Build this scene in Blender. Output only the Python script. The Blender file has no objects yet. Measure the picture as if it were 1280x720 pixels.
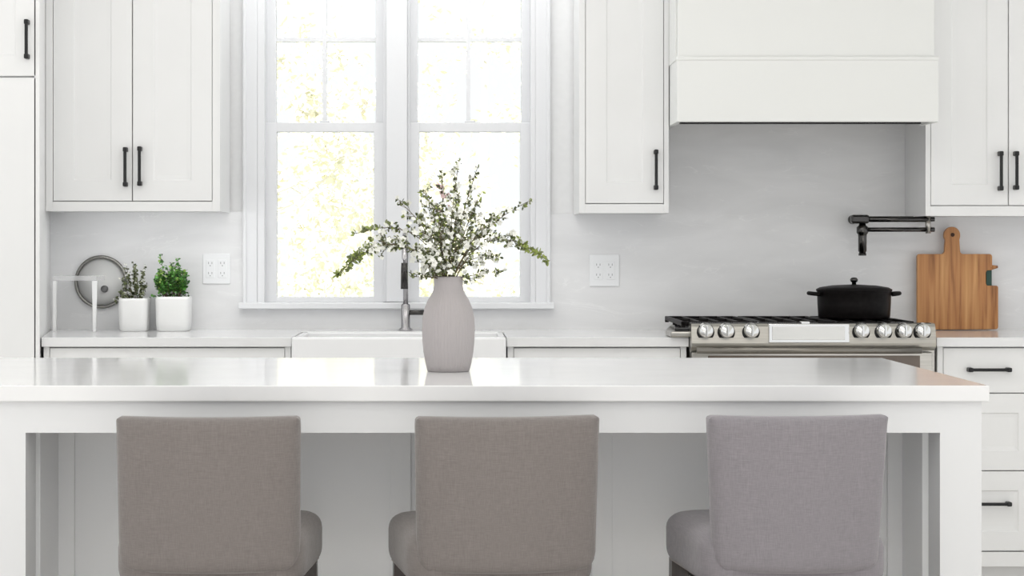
import bpy, bmesh, math, random
from mathutils import Vector, Matrix
random.seed(7)
PI = math.pi
C = bpy.context.scene.collection
CH = 1.23            # eye height
F = 2405.0
def X(px, Y): return (px - 565.0) * Y / F
def Z(py, Y): return CH - (py - 308.0) * Y / F
def P(px, py, Y): return Vector((X(px, Y), Y, Z(py, Y)))

# ------------------------------------------------------------------ materials
def mat(name, col, rough=0.5, metal=0.0, spec=0.5, coat=0.0):
    m = bpy.data.materials.new(name); m.use_nodes = True
    b = m.node_tree.nodes['Principled BSDF']
    b.inputs['Base Color'].default_value = (*col, 1)
    b.inputs['Roughness'].default_value = rough
    b.inputs['Metallic'].default_value = metal
    b.inputs['Specular IOR Level'].default_value = spec
    b.inputs['Coat Weight'].default_value = coat
    return m
def N(m, t, **kw):
    n = m.node_tree.nodes.new(t)
    for k, v in kw.items(): setattr(n, k, v)
    return n
def L(m, a, ao, b, bi): m.node_tree.links.new(a.outputs[ao], b.inputs[bi])
def noise_col(m, c1, c2, scale=10, detail=4, stretch=(1,1,1), lo=.35, hi=.65, bump=0, rot=(0,0,0), dist=0):
    b = m.node_tree.nodes['Principled BSDF']
    tc = N(m, 'ShaderNodeTexCoord'); mp = N(m, 'ShaderNodeMapping')
    mp.inputs['Scale'].default_value = stretch; mp.inputs['Rotation'].default_value = rot
    nz = N(m, 'ShaderNodeTexNoise'); nz.inputs['Scale'].default_value = scale; nz.inputs['Detail'].default_value = detail
    nz.inputs['Distortion'].default_value = dist
    cr = N(m, 'ShaderNodeValToRGB')
    cr.color_ramp.elements[0].position = lo; cr.color_ramp.elements[0].color = (*c1, 1)
    cr.color_ramp.elements[1].position = hi; cr.color_ramp.elements[1].color = (*c2, 1)
    L(m, tc, 'Object', mp, 'Vector'); L(m, mp, 'Vector', nz, 'Vector'); L(m, nz, 'Fac', cr, 'Fac'); L(m, cr, 'Color', b, 'Base Color')
    if bump:
        bp = N(m, 'ShaderNodeBump'); bp.inputs['Strength'].default_value = bump; bp.inputs['Distance'].default_value = .002
        L(m, nz, 'Fac', bp, 'Height'); L(m, bp, 'Normal', b, 'Normal')
    return nz, cr

M = {}
M['cab'] = mat('cabinet_paint', (.84, .84, .835), .38, spec=.35)
noise_col(M['cab'], (.83,.83,.825), (.85,.85,.845), 3, 2)
M['hood'] = mat('hood_paint', (.80, .805, .785), .45, spec=.3)
M['wall'] = mat('wall_paint', (.88, .88, .88), .7, spec=.2)
noise_col(M['wall'], (.92,.92,.92), (.94,.94,.94), 40, 2, bump=.05)
M['trim'] = mat('trim_paint', (.80, .805, .82), .35, spec=.4)
M['ceiling'] = mat('ceiling_paint', (.88, .88, .87), .8, spec=.1)
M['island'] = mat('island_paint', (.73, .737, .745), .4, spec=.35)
M['island_bright'] = mat('island_paint_brightened', (.90,.905,.91), .45, spec=.3)  # same island paint, whitened to offset the shade under the overhang
# quartz
M['quartz'] = mat('white_quartz', (.86, .86, .86), .11, spec=.5)
noise_col(M['quartz'], (.79,.79,.795), (.82,.82,.82), 6, 6)
# marble backsplash: soft diagonal veins
M['marble'] = mat('grey_marble', (.55, .55, .56), .3, spec=.4)
def marble(m):
    b = m.node_tree.nodes['Principled BSDF']
    tc = N(m, 'ShaderNodeTexCoord'); mp = N(m, 'ShaderNodeMapping')
    mp.inputs['Rotation'].default_value = (0, math.radians(-38), 0); mp.inputs['Scale'].default_value = (1.2, 1, 4.0)
    nz = N(m, 'ShaderNodeTexNoise'); nz.inputs['Scale'].default_value = 2.2; nz.inputs['Detail'].default_value = 8; nz.inputs['Distortion'].default_value = .8
    cr = N(m, 'ShaderNodeValToRGB'); e = cr.color_ramp.elements
    e[0].position = .3; e[0].color = (.76,.76,.765,1); e[1].position = .72; e[1].color = (.85,.85,.855,1)
    n2 = N(m, 'ShaderNodeTexNoise'); n2.inputs['Scale'].default_value = 3.2; n2.inputs['Detail'].default_value = 6; n2.inputs['Distortion'].default_value = 1.4
    c2 = N(m, 'ShaderNodeValToRGB'); e = c2.color_ramp.elements
    e[0].position = .485; e[0].color = (0,0,0,1); e[1].position = .515; e[1].color = (0,0,0,1)
    k = c2.color_ramp.elements.new(.5); k.color = (.55,.55,.55,1)
    n3 = N(m, 'ShaderNodeTexNoise'); n3.inputs['Scale'].default_value = 4
    c3 = N(m, 'ShaderNodeValToRGB'); c3.color_ramp.elements[0].position = .5; c3.color_ramp.elements[1].position = .65
    mu = N(m, 'ShaderNodeMath', operation='MULTIPLY')
    mx = N(m, 'ShaderNodeMix', data_type='RGBA'); mx.inputs['B'].default_value = (.93,.93,.93,1)
    L(m, tc,'Object',mp,'Vector'); L(m,mp,'Vector',nz,'Vector'); L(m,mp,'Vector',n2,'Vector'); L(m,mp,'Vector',n3,'Vector')
    L(m,nz,'Fac',cr,'Fac'); L(m,n2,'Fac',c2,'Fac'); L(m,n3,'Fac',c3,'Fac')
    L(m,c2,'Color',mu,0); L(m,c3,'Color',mu,1)
    m.node_tree.links.new(cr.outputs['Color'], mx.inputs[6]); mx.inputs[7].default_value = (.93,.93,.93,1)
    m.node_tree.links.new(mu.outputs[0], mx.inputs[0]); m.node_tree.links.new(mx.outputs[2], b.inputs['Base Color'])
marble(M['marble'])
M['black'] = mat('black_iron', (.012, .012, .013), .4, metal=.3)
M['castiron'] = mat('cast_iron', (.006, .005, .005), .45, spec=.12)
noise_col(M['castiron'], (.005,.004,.004), (.009,.0075,.0075), 60, 3, bump=.2)
M['enamel'] = mat('black_enamel', (.012, .012, .013), .12)
M['steel'] = mat('brushed_steel', (.50, .48, .45), .28, metal=1)
noise_col(M['steel'], (.40,.385,.355), (.47,.455,.42), 30, 3, stretch=(.2,1,12), bump=.03)
M['darksteel'] = mat('dark_steel', (.23, .215, .19), .3, metal=1)
M['chrome'] = mat('polished_chrome', (.75, .75, .74), .08, metal=1)
M['gunmetal'] = mat('dark_nickel', (.075, .072, .07), .16, metal=1)
M['faucet'] = mat('satin_nickel', (.42, .41, .42), .2, metal=1)
M['ovenglass'] = mat('oven_glass', (.16, .125, .10), .12)  # brown of a reflection put into the glass colour
M['display'] = mat('display_plate', (.62, .62, .60), .25, metal=.6)
M['porcelain'] = mat('porcelain', (.88, .88, .885), .12)
M['plastic'] = mat('outlet_plastic', (.86, .87, .88), .35)
M['slot'] = mat('outlet_slot', (.38, .38, .39), .5)
M['pot'] = mat('white_ceramic', (.87, .87, .86), .35)
M['soil'] = mat('soil', (.06, .045, .03), .9)
M['stem'] = mat('stem_bark', (.13, .10, .055), .8)
M['greens'] = [mat('leaf_olive', (.15, .18, .075), .55, spec=.3), mat('leaf_sage', (.27, .30, .17), .55, spec=.3),
               mat('leaf_dark', (.07, .085, .038), .55, spec=.3), mat('leaf_yellowgreen', (.30, .36, .10), .55, spec=.3)]
M['fresh'] = [mat('leaf_fresh', (.12, .34, .06), .5), mat('leaf_fresh_dark', (.06, .19, .035), .5), mat('leaf_fresh_light', (.34, .52, .12), .5), mat('leaf_fresh_deep', (.04,.09,.03), .5)]
M['petal'] = mat('white_petal', (.88, .88, .82), .6)
M['petalpink'] = mat('pink_petal', (.75, .55, .55), .6)
M['darkwood'] = mat('dark_wood', (.022, .012, .009), .3)
noise_col(M['darkwood'], (.016,.009,.007), (.03,.017,.012), 12, 4, stretch=(8,8,1))
M['floor'] = mat('oak_floor', (.45, .36, .26), .35)
def planks(m):
    b = m.node_tree.nodes['Principled BSDF']
    tc = N(m,'ShaderNodeTexCoord'); br = N(m,'ShaderNodeTexBrick')
    br.inputs['Color1'].default_value = (.80,.775,.735,1); br.inputs['Color2'].default_value = (.76,.73,.69,1); br.inputs['Mortar'].default_value = (.1,.07,.05,1)
    br.inputs['Scale'].default_value = 1; br.inputs['Brick Width'].default_value = 1.6; br.inputs['Row Height'].default_value = .13; br.inputs['Mortar Size'].default_value = .002
    L(m,tc,'Object',br,'Vector'); L(m,br,'Color',b,'Base Color')
planks(M['floor'])
# ribbed matt vase
M['vase'] = mat('vase_clay', (.44, .41, .412), .75, spec=.2)
# linen upholstery
def linen(name, a, b_):
    m = mat(name, a, .9, spec=.15)
    b = m.node_tree.nodes['Principled BSDF']
    b.inputs['Sheen Weight'].default_value = .25; b.inputs['Sheen Roughness'].default_value = .5
    tc = N(m,'ShaderNodeTexCoord')
    outs = []
    for st, sc in (((1.6,1,34), 34), ((34,1,1.6), 34)):
        mp = N(m,'ShaderNodeMapping'); mp.inputs['Scale'].default_value = st
        nz = N(m,'ShaderNodeTexNoise'); nz.inputs['Scale'].default_value = sc; nz.inputs['Detail'].default_value = 3
        L(m,tc,'Object',mp,'Vector'); L(m,mp,'Vector',nz,'Vector'); outs.append(nz)
    ad = N(m,'ShaderNodeMath', operation='ADD'); L(m,outs[0],'Fac',ad,0); L(m,outs[1],'Fac',ad,1)
    hf = N(m,'ShaderNodeMath', operation='MULTIPLY'); hf.inputs[1].default_value = .5; L(m,ad,0,hf,0)
    cr = N(m,'ShaderNodeValToRGB'); cr.color_ramp.elements[0].position = .38; cr.color_ramp.elements[1].position = .62
    cr.color_ramp.elements[0].color = (*a,1); cr.color_ramp.elements[1].color = (*b_,1)
    L(m,hf,0,cr,'Fac'); L(m,cr,'Color',b,'Base Color')
    bp = N(m,'ShaderNodeBump'); bp.inputs['Strength'].default_value = .35; bp.inputs['Distance'].default_value = .0012
    L(m,hf,0,bp,'Height'); L(m,bp,'Normal',b,'Normal')
    return m
M['linen'] = linen('taupe_linen', (.165,.146,.138), (.215,.193,.183))
M['linen2'] = linen('lilac_grey_linen', (.205,.190,.205), (.260,.242,.258))
M['piping'] = mat('pale_piping', (.40,.36,.35), .8)
# board wood
M['board'] = mat('acacia_board', (.5,.25,.1), .45)
def boardwood(m):
    b = m.node_tree.nodes['Principled BSDF']
    tc = N(m,'ShaderNodeTexCoord'); mp = N(m,'ShaderNodeMapping'); mp.inputs['Scale'].default_value = (22,1,1.1)
    nz = N(m,'ShaderNodeTexNoise'); nz.inputs['Scale'].default_value = 2.2; nz.inputs['Detail'].default_value = 7; nz.inputs['Distortion'].default_value = .35
    cr = N(m,'ShaderNodeValToRGB'); e = cr.color_ramp.elements
    e[0].position=.30; e[0].color=(.20,.068,.018,1); e[1].position=.72; e[1].color=(.62,.33,.125,1)
    k = e.new(.47); k.color=(.46,.20,.065,1)
    L(m,tc,'Object',mp,'Vector'); L(m,mp,'Vector',nz,'Vector'); L(m,nz,'Fac',cr,'Fac'); L(m,cr,'Color',b,'Base Color')
boardwood(M['board'])
M['boarddark'] = mat('dark_hole_wood', (.05,.02,.01), .7)
M['greenstrap'] = mat('green_strap', (.02,.06,.045), .6)
M['tray'] = mat('grey_tray_face', (.70,.70,.69), .5)
M['trayrim'] = mat('tray_rim', (.27,.265,.25), .25, metal=1)
M['knobgrey'] = mat('grey_knob', (.12,.12,.12), .4)
def acrylic():
    m = mat('frosted_acrylic', (.9,.9,.9), .2)
    return m
M['riser'] = acrylic()
def glass():
    m = bpy.data.materials.new('window_glass'); m.use_nodes = True
    nt = m.node_tree; nt.nodes.clear()
    o = nt.nodes.new('ShaderNodeOutputMaterial'); t = nt.nodes.new('ShaderNodeBsdfTransparent'); g = nt.nodes.new('ShaderNodeBsdfGlossy')
    g.inputs['Roughness'].default_value = .02; t.inputs['Color'].default_value = (.97,.98,.98,1)
    mx = nt.nodes.new('ShaderNodeMixShader'); fr = nt.nodes.new('ShaderNodeFresnel'); fr.inputs['IOR'].default_value = 1.45
    nt.links.new(fr.outputs[0], mx.inputs[0]); nt.links.new(t.outputs[0], mx.inputs[1]); nt.links.new(g.outputs[0], mx.inputs[2]); nt.links.new(mx.outputs[0], o.inputs[0])
    return m
M['glass'] = glass()
def clear_acrylic():
    m = bpy.data.materials.new('clear_acrylic'); m.use_nodes = True
    nt = m.node_tree; b = nt.nodes['Principled BSDF']; o = nt.nodes['Material Output']
    b.inputs['Base Color'].default_value = (.9,.9,.9,1); b.inputs['Roughness'].default_value = .1
    t = nt.nodes.new('ShaderNodeBsdfTransparent'); mx = nt.nodes.new('ShaderNodeMixShader'); mx.inputs[0].default_value = .3
    nt.links.new(t.outputs[0], mx.inputs[1]); nt.links.new(b.outputs[0], mx.inputs[2]); nt.links.new(mx.outputs[0], o.inputs[0])
    return m
M['clear'] = clear_acrylic()
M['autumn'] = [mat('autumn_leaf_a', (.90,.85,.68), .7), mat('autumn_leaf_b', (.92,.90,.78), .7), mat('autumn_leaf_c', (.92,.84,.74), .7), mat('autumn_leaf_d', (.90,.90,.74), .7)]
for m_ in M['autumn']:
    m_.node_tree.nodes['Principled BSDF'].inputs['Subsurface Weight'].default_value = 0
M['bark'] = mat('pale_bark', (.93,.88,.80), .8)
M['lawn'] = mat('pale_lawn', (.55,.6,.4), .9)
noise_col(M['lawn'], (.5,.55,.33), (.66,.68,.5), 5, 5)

# ------------------------------------------------------------------ mesh builder
class MB:
    def __init__(s): s.bm = bmesh.new()
    def box(s, x0, x1, y0, y1, z0, z1, bev=0.0, mi=0):
        x0,x1 = min(x0,x1),max(x0,x1); y0,y1 = min(y0,y1),max(y0,y1); z0,z1 = min(z0,z1),max(z0,z1)
        t = bmesh.new()
        bmesh.ops.create_cube(t, size=1, matrix=Matrix.Translation(((x0+x1)/2,(y0+y1)/2,(z0+z1)/2)) @ Matrix.Diagonal((x1-x0,y1-y0,z1-z0,1)))
        if bev > 0:
            bev = min(bev, .45*min(x1-x0,y1-y0,z1-z0))
            bmesh.ops.bevel(t, geom=t.edges[:], offset=bev, segments=2, affect='EDGES', profile=.5)
        s.merge(t, mi); return s
    def merge(s, t, mi=0, mtx=None, smooth=False):
        if mtx is not None: bmesh.ops.transform(t, matrix=mtx, verts=t.verts[:])
        me = bpy.data.meshes.new('tmp')
        for f in t.faces: f.material_index = mi; f.smooth = smooth or f.smooth
        t.to_mesh(me); s.bm.from_mesh(me); bpy.data.meshes.remove(me); t.free()
    def prism(s, pts, axis, a0, a1, bev=0.0, mi=0):
        """pts: 2D outline; extruded along axis 'x' (pts=y,z), 'y' (pts=x,z) or 'z' (pts=x,y)"""
        t = bmesh.new()
        def co(p, a): return {'x': (a,p[0],p[1]), 'y': (p[0],a,p[1]), 'z': (p[0],p[1],a)}[axis]
        v0 = [t.verts.new(co(p,a0)) for p in pts]; v1 = [t.verts.new(co(p,a1)) for p in pts]
        n = len(pts)
        t.faces.new(v0); t.faces.new(v1[::-1])
        for i in range(n): t.faces.new((v0[i], v1[i], v1[(i+1)%n], v0[(i+1)%n]))
        bmesh.ops.recalc_face_normals(t, faces=t.faces[:])
        if bev > 0: bmesh.ops.bevel(t, geom=t.edges[:], offset=bev, segments=2, affect='EDGES', profile=.5)
        s.merge(t, mi); return s
    def lathe(s, prof, cx, cy, seg=40, mi=0, axis='z', ribs=0, ribd=0, smooth=True):
        """prof: list of (r, h). axis z: centre (cx,cy) heights z; axis 'y': centre (cx, cz), h along y"""
        rings = []
        for r, h in prof:
            ring = []
            for k in range(seg):
                a = 2*PI*k/seg
                rr = r*(1 + (ribd*math.cos(a*ribs) if ribs else 0))
                if axis == 'z': co = (cx+rr*math.cos(a), cy+rr*math.sin(a), h)
                elif axis == 'y': co = (cx+rr*math.cos(a), h, cy+rr*math.sin(a))
                else: co = (h, cx+rr*math.cos(a), cy+rr*math.sin(a))
                ring.append(s.bm.verts.new(co))
            rings.append(ring)
        fs = []
        for a, b in zip(rings, rings[1:]):
            for k in range(seg):
                fs.append(s.bm.faces.new((a[k], a[(k+1)%seg], b[(k+1)%seg], b[k])))
        fs.append(s.bm.faces.new(rings[0][::-1])); fs.append(s.bm.faces.new(rings[-1]))
        for f in fs: f.material_index = mi; f.smooth = smooth
        return s
    def tube(s, pts, r, seg=10, mi=0, r2=None):
        pts = [Vector(p) for p in pts]; n = len(pts); rings = []
        up = Vector((0,0,1))
        for i, p in enumerate(pts):
            d = (pts[min(i+1,n-1)] - pts[max(i-1,0)]).normalized()
            u = d.cross(up)
            if u.length < .05: u = d.cross(Vector((0,1,0)))
            u.normalize(); w = d.cross(u).normalized()
            rr = r if r2 is None else r + (r2-r)*i/(n-1)
            rings.append([s.bm.verts.new(p + (u*math.cos(2*PI*k/seg) + w*math.sin(2*PI*k/seg))*rr) for k in range(seg)])
        fs = []
        for a, b in zip(rings, rings[1:]):
            for k in range(seg): fs.append(s.bm.faces.new((a[k], a[(k+1)%seg], b[(k+1)%seg], b[k])))
        fs.append(s.bm.faces.new(rings[0][::-1])); fs.append(s.bm.faces.new(rings[-1]))
        for f in fs: f.material_index = mi; f.smooth = True
        return s
    def sphere(s, c, r, sc=(1,1,1), mi=0, seg=16):
        t = bmesh.new(); bmesh.ops.create_uvsphere(t, u_segments=seg, v_segments=max(6,seg//2), radius=r)
        s.merge(t, mi, Matrix.Translation(c) @ Matrix.Diagonal((*sc,1)), smooth=True); return s
    def shaker(s, x0, x1, z0, z1, yf, th=.02, st=.07, rec=.006, bevel=.012, mi=0):
        """panel door facing -y: flat rails, sloped inner bevel, recessed field"""
        t = bmesh.new()
        def ring(dx, y): return [t.verts.new(c) for c in ((x0+dx,y,z0+dx),(x1-dx,y,z0+dx),(x1-dx,y,z1-dx),(x0+dx,y,z1-dx))]
        e = .0012
        rs = [ring(0,yf+th), ring(0,yf+e), ring(e,yf), ring(st,yf), ring(st+bevel*.25,yf+rec*.8), ring(st+bevel,yf+rec)]
        for a, b in zip(rs, rs[1:]):
            for k in range(4): t.faces.new((a[k], a[(k+1)%4], b[(k+1)%4], b[k]))
        t.faces.new(rs[-1]); t.faces.new(rs[0][::-1])
        bmesh.ops.recalc_face_normals(t, faces=t.faces[:])
        s.merge(t, mi); return s
    def leaf(s, c, d, n, ln, w, mi=0):
        d = d.normalized(); u = d.cross(n)
        if u.length < 1e-3: u = d.cross(Vector((0.3,1,.2)))
        u.normalize(); nn = u.cross(d).normalized()
        v = [s.bm.verts.new(q) for q in (c, c+d*ln*.4+u*w*.5+nn*w*.18, c+d*ln*.78+u*w*.36+nn*w*.12, c+d*ln, c+d*ln*.78-u*w*.36+nn*w*.12, c+d*ln*.4-u*w*.5+nn*w*.18, c+d*ln*.5)]
        for f in ((0,1,6),(1,2,6),(2,3,6),(3,4,6),(4,5,6),(5,0,6)):
            fc = s.bm.faces.new([v[i] for i in f]); fc.material_index = mi; fc.smooth = True
    def build(s, name, m, parent=None, origin=(0,0,0)):
        me = bpy.data.meshes.new(name)
        if parent is not None:
            r = parent
            org = Vector((0,0,0))
            while r is not None: org = org + r.location; r = r.parent
        else: org = Vector(origin)
        bmesh.ops.translate(s.bm, vec=-org, verts=s.bm.verts[:])
        s.bm.to_mesh(me); s.bm.free()
        for q in (m if isinstance(m, (list,tuple)) else [m]): me.materials.append(q)
        o = bpy.data.objects.new(name, me); C.objects.link(o)
        if parent is not None: o.parent = parent
        else: o.location = org
        return o
def tag(o, label=None, cat=None, group=None, kind=None):
    if label: o['label'] = label
    if cat: o['category'] = cat
    if group: o['group'] = group
    if kind: o['kind'] = kind
    return o
def empty(name, loc, label=None, cat=None, group=None, kind=None):
    o = bpy.data.objects.new(name, None); C.objects.link(o); o.location = loc; o.empty_display_size = .1
    return tag(o, label, cat, group, kind)
def struct(name, mb, m, origin=(0,0,0)): return tag(mb.build(name, m, None, origin), kind='structure')
def copy_tree(o, parent=None):
    c = o.copy(); C.objects.link(c)
    if parent is not None: c.parent = parent
    for ch in list(o.children): copy_tree(ch, c)
    return c
def rr(cx, cy, w, h, r, n=6, corners=(1,1,1,1)):
    """rounded rectangle outline ccw"""
    pts = []
    for (sx, sy, a0), on in zip(((1,-1,-PI/2),(1,1,0),(-1,1,PI/2),(-1,-1,PI)), corners):
        q = r if on else r*.15
        for k in range(n+1):
            a = a0 + (PI/2)*k/n
            pts.append((cx+sx*(w/2-q)+q*math.cos(a), cy+sy*(h/2-q)+q*math.sin(a)))
    return pts

YW, YB = 7.30, 7.285       # wall, backsplash face
YU, YC, YS = 6.97, 6.67, 6.65   # upper cabinet fronts, base cabinet fronts, counter edge
HT = .915
# ------------------------------------------------------------------ the setting
struct('floor', MB().box(-3.6, 4.2, -1.5, YW, -.05, 0), M['floor'])
struct('ceiling', MB().box(-3.6, 4.2, -1.5, YW, 2.75, 2.85), M['ceiling'])
wx0, wx1 = X(322,YW), X(669,YW); wz0, wz1 = .985, 2.39
w = MB()
w.box(-3.6, wx0, YW, YW+.15, 0, 2.75); w.box(wx1, 4.2, YW, YW+.15, 0, 2.75)
w.box(wx0, wx1, YW, YW+.15, 0, wz0); w.box(wx0, wx1, YW, YW+.15, wz1, 2.75)
struct('wall_back', w, M['wall'])
struct('ground', MB().box(-14, 14, YW+.2, 60, -.6, -.5), M['lawn'])

# window casing, stool, mullion as trims
cx0, cx1 = X(303.5,YW-.02), X(688,YW-.02)
w = MB()
w.box(cx0, wx0, YW-.022, YW, 1.0, 2.39, .003); w.box(wx1, cx1, YW-.022, YW, 1.0, 2.39, .003)
w.box(cx0-.01, cx1+.01, YW-.026, YW, 2.39, 2.49, .003)
w.box(cx0, cx0+.014, YW-.030, YW, 1.0, 2.39, .003); w.box(cx1-.014, cx1, YW-.030, YW, 1.0, 2.39, .003)
w.box(wx0, wx0+.028, YW-.016, YW+.12, wz0, 2.39, .002); w.box(wx1-.018, wx1, YW-.016, YW+.12, wz0, 2.39, .002)
struct('trim_1', w, M['trim'])
w = MB(); w.box(X(298,7.24), X(693,7.24), 7.235, YW+.13, Z(386,7.24), Z(378.5,7.24), .003)
struct('trim_2', w, M['trim'])
mx0, mx1 = X(483,YW), X(509,YW)
w = MB(); w.box(mx0, mx1, YW-.012, YW+.13, Z(378,7.24), 2.39, .003)
w.box(mx0-.012, mx0, YW+.02, YW+.13, Z(378,7.24), 2.39, .002); w.box(mx1, mx1+.010, YW+.02, YW+.13, Z(378,7.24), 2.39, .002)
struct('trim_3', w, M['trim'])

def window(name, px0, px1, gx0, gx1, mpx):
    y0 = 7.335
    e = empty(name, (X((px0+px1)/2,y0), y0, wz0), kind='structure')
    a, b = X(px0,y0), X(px1,y0); ga, gb = X(gx0,y0), X(gx1,y0)
    zb = Z(379,7.24); zg = Z(371,y0); zm0, zm1 = Z(165,y0), Z(153,y0)
    s = MB()
    s.box(a, ga, y0, y0+.035, zb, zm1, .003); s.box(gb, b, y0, y0+.035, zb, zm1, .003)
    s.box(ga-.002, gb+.002, y0, y0+.035, zb, zg, .003); s.box(ga-.002, gb+.002, y0, y0+.035, zm0, zm1, .003)
    lo = s.build('lower_sash', M['trim'], e)
    MB().box(ga-.005, gb+.005, y0+.016, y0+.019, zg-.005, zm0+.005).build('pane', M['glass'], lo)
    y1 = y0+.04
    s = MB()
    s.box(a, ga-.006, y1, y1+.035, zm0, 2.385, .003); s.box(gb+.006, b, y1, y1+.035, zm0, 2.385, .003)
    s.box(ga-.008, gb+.008, y1, y1+.035, zm0+.005, zm1-.004, .003); s.box(ga-.008, gb+.008, y1, y1+.035, 2.345, 2.385, .003)
    up = s.build('upper_sash', M['trim'], e)
    MB().box(ga-.01, gb+.01, y1+.016, y1+.019, zm1-.006, 2.35).build('pane', M['glass'], up)
    mxx = X(mpx,y1); mz = Z(49.5,y1)
    s = MB(); s.box(mxx-.008, mxx+.008, y1+.004, y1+.03, zm1-.006, 2.35); s.box(ga-.008, gb+.008, y1+.0047, y1+.0293, mz-.0072, mz+.0072)
    s.build('muntin', M['trim'], up)
    # latch on the meeting rail
    c = (a+b)/2
    MB().box(c-.02, c+.02, y0+.005, y0+.03, zm1, zm1+.008, .003).build('sash_lock', M['trim'], lo)
window('window_1', 330.5, 480, 346, 467, 405.5)
window('window_2', 511, 664, 524, 650, 585.5)

# backsplash: one marble slab face cut round window and cabinets
b = MB()
zt = Z(264.5,YB)
b.box(-1.56, X(303.5,YB), YB, YW-.001, HT, zt)
b.box(X(303.5,YB), X(688,YB), YB, YW-.001, HT, Z(386,YB)+.004)
b.box(X(688,YB), X(835,YB), YB, YW-.001, HT, Z(267,YB))
b.box(X(835,YB), X(1133,YB)+.01, YB, YW-.001, HT, 1.80)
b.box(X(1133,YB)+.01, 3.2, YB, YW-.001, HT, Z(264,YB))
tag(b.build('backsplash', M['marble'], None, (0,YB,HT)), 'grey veined marble backsplash rising from the wall countertop and running up behind the range hood', 'backsplash')

# ------------------------------------------------------------------ cabinets
def bar_handle(root, cx, z0, z1, yf, horiz=False, name='handle'):
    h = MB()
    r = .0055
    if not horiz:
        h.box(cx-r, cx+r, yf-.032, yf-.022, z0, z1, .003)
        for z in (z0+.008, z1-.008):
            h.box(cx-.0075, cx+.0075, yf-.034, yf, z-.0085, z+.0085, .0035)
    else:
        z = cx
        h.box(z0, z1, yf-.032, yf-.022, z-r, z+r, .003)
        for x in (z0+.008, z1-.008):
            h.box(x-.0085, x+.0085, yf-.034, yf, z-.0075, z+.0075, .0035)
    o = h.build(name, M['black'], root); o['label'] = 'black metal bar pull'; return o
G = .0018
def face(mb, x0, x1, z0, z1, yf, holes, th=.02):
    """face frame as boxes around a row or column of openings"""
    hx0 = min(h[0] for h in holes); hx1 = max(h[1] for h in holes); hz0 = min(h[2] for h in holes); hz1 = max(h[3] for h in holes)
    mb.box(x0, hx0, yf, yf+th, z0, z1, .0008); mb.box(hx1, x1, yf, yf+th, z0, z1, .0008)
    mb.box(hx0, hx1, yf, yf+th, z0, hz0, .0008); mb.box(hx0, hx1, yf, yf+th, hz1, z1, .0008)

# tall unit on the left; its right end panel opens slightly towards the wall
YP = 6.62
t = empty('tall_cabinet', (-2.0, YP, 0), 'full-height white tall cabinet at the far left edge beside the wall countertop', 'cabinet')
s = MB(); s.prism([(-3.0,YP+.02),(X(49.5,YP)-.018,YP+.02),(X(49.5,YP)-.018,YP),(X(49.5,YP),YP),(-1.522,YB-.001),(-3.0,YB-.001)], 'z', .0, 2.62)
s.build('body', M['cab'], t)
zc = Z(96,YP); xr = X(45.5,YP)
d = MB().shaker(-2.25, xr-G, zc+.003, 2.55, YP).build('door', M['cab'], t); bar_handle(d, X(32.5,YP-.03), Z(73,YP-.03), Z(24,YP-.03), YP)
d = MB().box(-2.25, xr-G, YP, YP+.02, .10, zc-.003, .0012).build('door', M['cab'], t)

def upper(label, x0, x1, z0, doors, body_x=None, z1=2.62, yf=YU, leftframe=None):
    t = empty('wall_cabinet', ((x0+x1)/2, YB, z0), label, 'cabinet')
    hs = [(a,b_,c,2.55) for a,b_,c,_ in doors]
    s = MB(); s.box(x0+.0005, x1-.0005, yf+.022, YB-.001, z0+.002, z1)
    s.box(x0, x0+.002, yf+.02, YB-.001, z0, z1); s.box(x1-.002, x1, yf+.02, YB-.001, z0, z1)
    s.build('body', M['cab'], t)
    f = MB(); face(f, x0, x1, z0, z1, yf, hs); f.build('face_frame', M['cab'], t)
    for (a,b_,c,hx) in doors:
        d = MB().shaker(a+G, b_-G, c+G+.001, 2.55-G, yf, .019, .074, .0045, .018).build('door', M['cab'], t)
        if hx: bar_handle(d, X(hx[0],yf-.03), Z(hx[2],yf-.03), Z(hx[1],yf-.03), yf)
    return t
xl = -1.472
upper('two-door white wall cabinet above the potted plants, left of the window', xl, X(275,YU), Z(264,YU),
      [(X(66,YU), X(165.5,YU), Z(252,YU), (156,184,233)), (X(165.5,YU), X(265.5,YU), Z(252,YU), (174,183,232))])
upper('narrow single-door white wall cabinet between the window and the range hood', X(724,YU), X(836,YU), Z(266.5,YU),
      [(X(731.5,YU), X(830,YU), Z(255,YU), (820.5,187,237))])
upper('two-door white wall cabinet right of the range hood, above the cutting board', X(1157,YU), X(1370,YU), Z(270,YU),
      [(X(1163,YU), X(1260.5,YU), Z(257.5,YU), (1252,189,238)), (X(1260.5,YU), X(1358,YU), Z(257.5,YU), (1271.5,189,237))])

# range hood
YH = 6.75
hx0, hx1 = X(846,YH), X(1173.5,YH); hz0, hz1 = Z(152.5,YH), Z(74,YH)
t = empty('range_hood', ((hx0+hx1)/2, YB, hz0), 'big white boxed range hood cover with a ledge moulding, above the gas range', 'range hood')
s = MB()
s.box(hx0, hx1, YH, YH+.02, hz0, hz1, .004); s.box(hx0, hx0+.02, YH+.015, YB-.001, hz0, hz1, .002); s.box(hx1-.02, hx1, YH+.015, YU-.002, hz0, hz1, .002)
s.build('lower_shroud', M['hood'], t)
s = MB(); s.box(hx0+.004, hx1-.012, YH+.014, YB-.001, hz1+.008, 2.62, .003); s.build('upper_shroud', M['hood'], t)
MB().box(X(836,YU)+.0005, hx0+.0035, YH+.03, YB-.001, hz1-.003, 2.62).build('filler_strip', M['hood'], t)
s = MB(); s.box(hx0-.001, hx1+.001, YH-.004, YU-.002, hz1-.004, hz1+.010, .004); s.build('moulding', M['hood'], t)
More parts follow.
